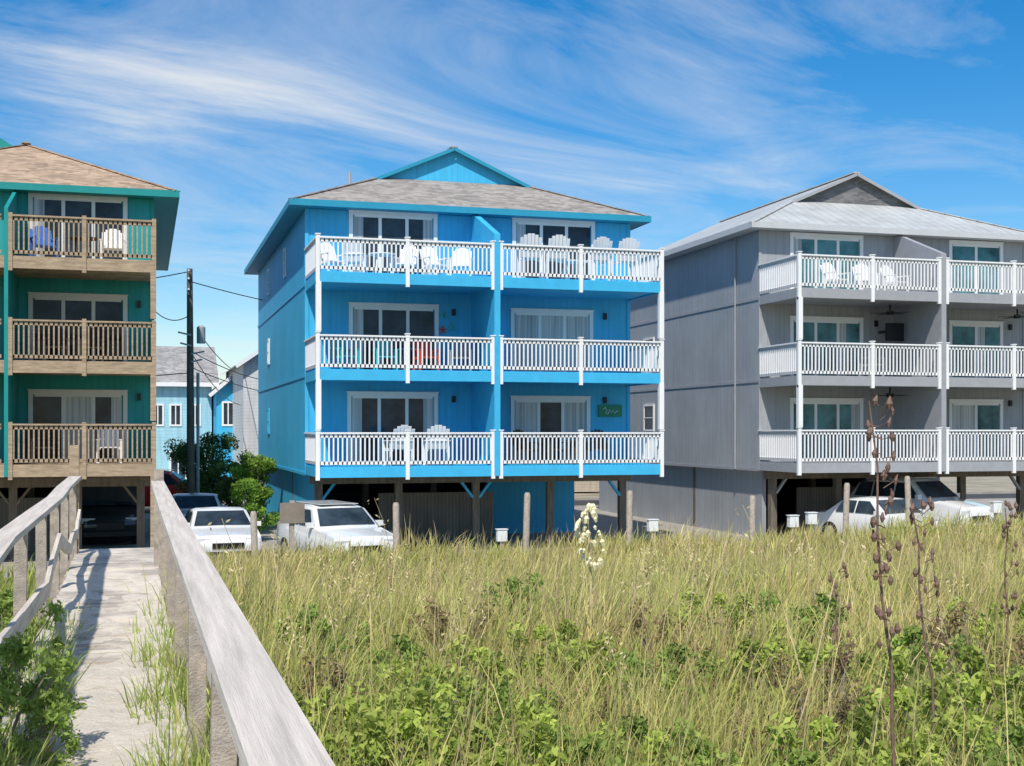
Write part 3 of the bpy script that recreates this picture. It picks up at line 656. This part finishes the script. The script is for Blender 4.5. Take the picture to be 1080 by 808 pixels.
blades(11500,14,3.2,34,1.0,1.0,[GREEN,BRT,GREEN,BRT,OLIVE,BRT,OLIVE,STRAW,OLIVE,STRAW],'dune_grass',keep=keepR,lmin=-.42,lmax=.5,pw=1.15)
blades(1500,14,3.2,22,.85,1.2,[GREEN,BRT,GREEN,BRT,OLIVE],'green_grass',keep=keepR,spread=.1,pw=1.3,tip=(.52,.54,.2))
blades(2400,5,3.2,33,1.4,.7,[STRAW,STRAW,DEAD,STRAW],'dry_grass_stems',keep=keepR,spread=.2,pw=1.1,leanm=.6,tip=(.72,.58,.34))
keepL=lambda x,y:(x<-1.0)&(y<31)&(x>-14)
blades(3000,13,3.5,30,.8,1.2,[GREEN,BRT,GREEN,BRT,OLIVE,OLIVE],'dune_grass',keep=keepL,lmin=-.75,lmax=-.2,tip=(.5,.5,.2))
keepE=lambda x,y:(((x>.15-.13*np.sin(y*1.9)**2)&(x<.5))|((x<-.64+.10*np.sin(y*1.3)**2)&(x>-1.1)))&(y<16)&(y>3.5)
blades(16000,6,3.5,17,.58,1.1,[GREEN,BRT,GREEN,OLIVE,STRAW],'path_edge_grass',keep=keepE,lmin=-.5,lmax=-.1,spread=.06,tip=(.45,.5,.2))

# shrubs
def shrub(name,r,h,n,size,c1,c2,label,group):
    t=thing(name,(0,0,0),label,'shrub',group); mb=MB(); cen=[]
    for i in range(26):
        a=random.uniform(0,6.28); rr=r*random.uniform(.1,1.0); zz=h*random.uniform(.35,1); cx,cy=rr*math.cos(a),rr*math.sin(a)
        mb.tube([(0,0,-.1),(cx*.5,cy*.5,zz*.6),(cx,cy,zz)],[.012,.007,.003],5); cen.append((cx,cy,zz,r*random.uniform(.12,.24)))
    mb.obj('stem','brown',t); v,f,c=leaf_cloud(cen,n,size,c1,c2,1.0); me=fast_mesh('leaves',v,f,c,'leaf'); o=bpy.data.objects.new('leaves',me); COL.objects.link(o); o.parent=t; return t
GR='leafy shrubs in the dune grass'
s1=shrub('shrub',.50,.78,3000,.024,(.22,.32,.05),(.56,.62,.14),'bright yellow-green leafy shrub in dune grass',GR)
s2=shrub('shrub',.38,.66,2200,.021,(.14,.24,.04),(.40,.52,.12),'green small-leafed shrub in dune grass',GR)
s3=shrub('shrub',.4,.72,1500,.018,(.26,.18,.09),(.46,.36,.18),'dry olive-brown brushy shrub in dune grass',GR)
def place(o,px,dd,sc=1,rot=0,first=False,dz=0):
    l=(px-540)/1350*dd; x,y=to_xy(l,dd); z=gz(x,y)+dz
    if first: o.location=(x,y,z); return o
    return dup(o,(x,y,z),rot,None,sc)
place(s1,435,6.1,first=True); place(s2,520,6.6,first=True); place(s3,880,7.4,first=True)
for px,dd,sc in ((490,7.3,1.0),(400,5.5,.95),(470,5.5,.9),(540,5.7,1),(700,5.9,.9),(900,5.9,1.0),(950,5.6,.9),(985,6.4,1.0),(590,8.5,.9),(820,8,.9),(1010,7.2,1),(1060,9.5,1),(760,10,.9),(340,6.2,.8)): place(s1,px,dd,sc,random.uniform(0,6))
for px,dd,sc in ((460,6.7,1),(640,6.4,1),(760,6.0,1),(960,8.4,1),(860,10,1.1),(340,9.0,1),(560,11,1.1),(600,5.7,1),(840,5.6,1),(1040,6.0,1),(410,8.2,1),(690,8,1),(20,7.2,.85),(5,8.6,.95),(15,10,1.0),(-20,6.2,1.1),(35,6.1,.7)): place(s2,px,dd,sc,random.uniform(0,6))
for px,dd,sc in ((850,6.6,1.0),(600,7.2,.9),(700,9,1),(470,9.5,1),(1030,8.5,1.1),(320,6.8,.9)): place(s3,px,dd,sc,random.uniform(0,6))

M['straw']=plain('dry_straw',(.62,.5,.28),.8,.2)
M['pod']=plain('brown_pods',(.2,.12,.09),.8,.3,20)
M['petal']=plain('cream_petals',(.88,.8,.5),.6,.08,10)
def stalk(h,lean,head,label):
    t=thing('seed_stalk',(0,0,0),label,'plant','tall seed stalks in the dune grass')
    pts=[(lean*(k/8)**2,.05*math.sin(k),h*k/8) for k in range(9)]
    MB().tube(pts,[.005-.0004*k for k in range(9)],5).obj('stem',M['straw'],t)
    hd=MB()
    for i in range(head):
        k=random.uniform(.72,1); p=Vector((lean*k*k,0,h*k)); q=p+Vector((random.uniform(-.05,.09),random.uniform(-.06,.06),random.uniform(-.05,.03)))
        u=Vector((random.uniform(-1,1),random.uniform(-1,1),-.6)).normalized()*.018; r_=u.cross(Vector((0,1,.3))).normalized()*.006
        hd.poly(q-u,q+r_,q+u,q-r_)
    hd.obj('seed_head',M['straw'],t); return t
sk=[stalk(1.25,.18,30,'tall straw-coloured sea oat stalk in dune grass'),stalk(1.05,-.12,26,'straw-coloured sea oat stalk in dune grass'),stalk(1.6,.4,14,'tall curved bare straw stalk in dune grass')]
place(sk[0],600,9,first=True); place(sk[1],360,8,first=True); place(sk[2],822,6.0,first=True)
for i in range(110):
    px=random.uniform(250,1075); dd=random.uniform(6.5,28)
    place(random.choice(sk[:2]),px,dd,random.uniform(.7,1.0),random.uniform(0,6))
for px,dd,s_ in ((300,6.3,.9),(430,13,1),(1040,6.2,.8),(855,7.5,1)): place(sk[2],px,dd,s_,random.uniform(2.6,3.6))
def weed(px,dd,h,label,lean=.0,np_=30):
    l=(px-540)/1350*dd; x,y=to_xy(l,dd); z=gz(x,y); t=thing('dried_weed',(x,y,z),label,'plant','dried weeds with brown pods')
    pts=[(lean*(k/8)+.015*math.sin(k*2),.01*k,h*k/8) for k in range(9)]
    MB().tube(pts,[.010-.0008*k for k in range(9)],6).obj('stem','pod',t); pd=MB()
    for i in range(np_):
        k=1-random.random()**1.3*.5; p=Vector((lean*k,.01,h*k)); a=random.uniform(0,6.28); q=p+Vector((math.cos(a)*.05,math.sin(a)*.05,random.uniform(.0,.05)))
        pd.tube([p,q],.002,4); s_=random.uniform(.5,1.1); pd.tube([q-Vector((0,0,.02)),q,q+Vector((random.uniform(-.01,.01),0,.024))],[.006*s_,.014*s_,.004*s_],6)
    pd.obj('pods','pod',t)
weed(957,5.4,2.25,'tall dried brown weed with dark seed pods in grass',-.13,36); weed(1000,6.2,1.75,'dried brown weed with seed pods in grass',-.15,26); weed(1062,9,1.5,'dried brown weed with seed pods in grass',.05); weed(900,7.5,1.2,'dried brown weed with seed pods in grass',-.1,16)
# yucca bloom
l=(622-540)/1350*9.5; x,y=to_xy(l,9.5); z=gz(x,y); zt=3-78*9.5/1350-z; t=thing('yucca_plant',(x,y,z),'yucca plant with cream blossom spike in dune grass','plant')
MB().tube([(0,0,0),(.01,0,zt*.6),(-.02,0,zt)],[.012,.009,.005],7).obj('stem','straw',t); bl_=MB()
for i in range(40):
    q=random.random(); zz=zt-.46+q*.46; a=random.uniform(0,6.28); r0=.085*math.sin(math.pi*(.15+.8*q))+.005; c=Vector((math.cos(a)*r0+.02*math.sin(q*7),math.sin(a)*r0,zz))
    s_=random.uniform(.6,1.1); bl_.tube([c+Vector((0,0,.02*s_)),c,c-Vector((math.cos(a)*-.012,0,.034*s_))],[.006*s_,.021*s_,.011*s_],6)
bl_.obj('blossom','petal',t); lf=MB()
for i in range(26):
    a=random.uniform(0,6.28); e=random.uniform(.3,1.3); ll=.55; d=Vector((math.cos(a)*math.cos(e),math.sin(a)*math.cos(e),math.sin(e)))*ll; s_=Vector((-math.sin(a),math.cos(a),0))*.018
    lf.poly(-s_,s_,d*.6+s_*.8,d,d*.6-s_*.8)
M['yl']=plain('yucca_leaf',(.14,.24,.07),.6,.2); lf.obj('leaves','yl',t)

# ---------------------------------------------------------------- camera, light, world
cam=bpy.data.cameras.new('camera'); co=bpy.data.objects.new('camera',cam); COL.objects.link(co); scn.camera=co
co.location=(0,0,3.0); co.rotation_euler=(math.radians(90),0,-CA); cam.sensor_width=36; cam.lens=45; cam.shift_y=51/1080; cam.clip_end=4000; cam.clip_start=.05
to_sun=Vector((-.38,-.80,1.15)).normalized()
sun=bpy.data.lights.new('sun','SUN'); sun.energy=4.4; sun.angle=math.radians(1.2); sun.color=(1,.94,.85); so_=bpy.data.objects.new('sun',sun); COL.objects.link(so_); so_.rotation_euler=to_sun.to_track_quat('Z','Y').to_euler()
w=bpy.data.worlds.new('World'); scn.world=w; w.use_nodes=True; nt=w.node_tree; bg=nt.nodes['Background']
sky=N(nt,'ShaderNodeTexSky'); sky.sky_type='NISHITA'; sky.sun_disc=False; sky.sun_elevation=math.asin(to_sun.z); sky.sun_rotation=math.atan2(to_sun.x,to_sun.y); sky.air_density=1.0; sky.dust_density=.3; sky.ozone_density=3
tc=N(nt,'ShaderNodeTexCoord'); sp=N(nt,'ShaderNodeSeparateXYZ'); L(nt,tc.outputs['Generated'],sp.inputs[0])
zz=math_(nt,'ADD',math_(nt,'MAXIMUM',sp.outputs[2],.0),.14)
cb=N(nt,'ShaderNodeCombineXYZ'); L(nt,math_(nt,'DIVIDE',sp.outputs[0],zz),cb.inputs[0]); L(nt,math_(nt,'DIVIDE',sp.outputs[1],zz),cb.inputs[1])
mp=N(nt,'ShaderNodeMapping'); mp.inputs['Rotation'].default_value=(0,0,math.radians(-24)); L(nt,cb.outputs[0],mp.inputs[0])
mp2=N(nt,'ShaderNodeMapping'); mp2.inputs['Scale'].default_value=(.6,1.2,1); mp2.inputs['Location'].default_value=(3.1,1.7,0); L(nt,mp.outputs[0],mp2.inputs[0])
f1=noise(nt,mp2.outputs[0],1.3,10,.64,1.0); f2=noise(nt,cb.outputs[0],.55,4,.5,.3)
cl=math_(nt,'ADD',math_(nt,'MULTIPLY',f1,.65),math_(nt,'MULTIPLY',f2,.45))
cf=ramp(nt,cl,[(.49,(.02,.02,.02)),(.59,(.28,.28,.28)),(.72,(.85,.85,.85))])
hsv=N(nt,'ShaderNodeHueSaturation'); hsv.inputs['Saturation'].default_value=1.5; hsv.inputs['Value'].default_value=1.0; L(nt,sky.outputs[0],hsv.inputs['Color'])
L(nt,mix(nt,cf,hsv.outputs[0],(6.0,6.2,6.4)),bg.inputs[0]); bg.inputs[1].default_value=.135
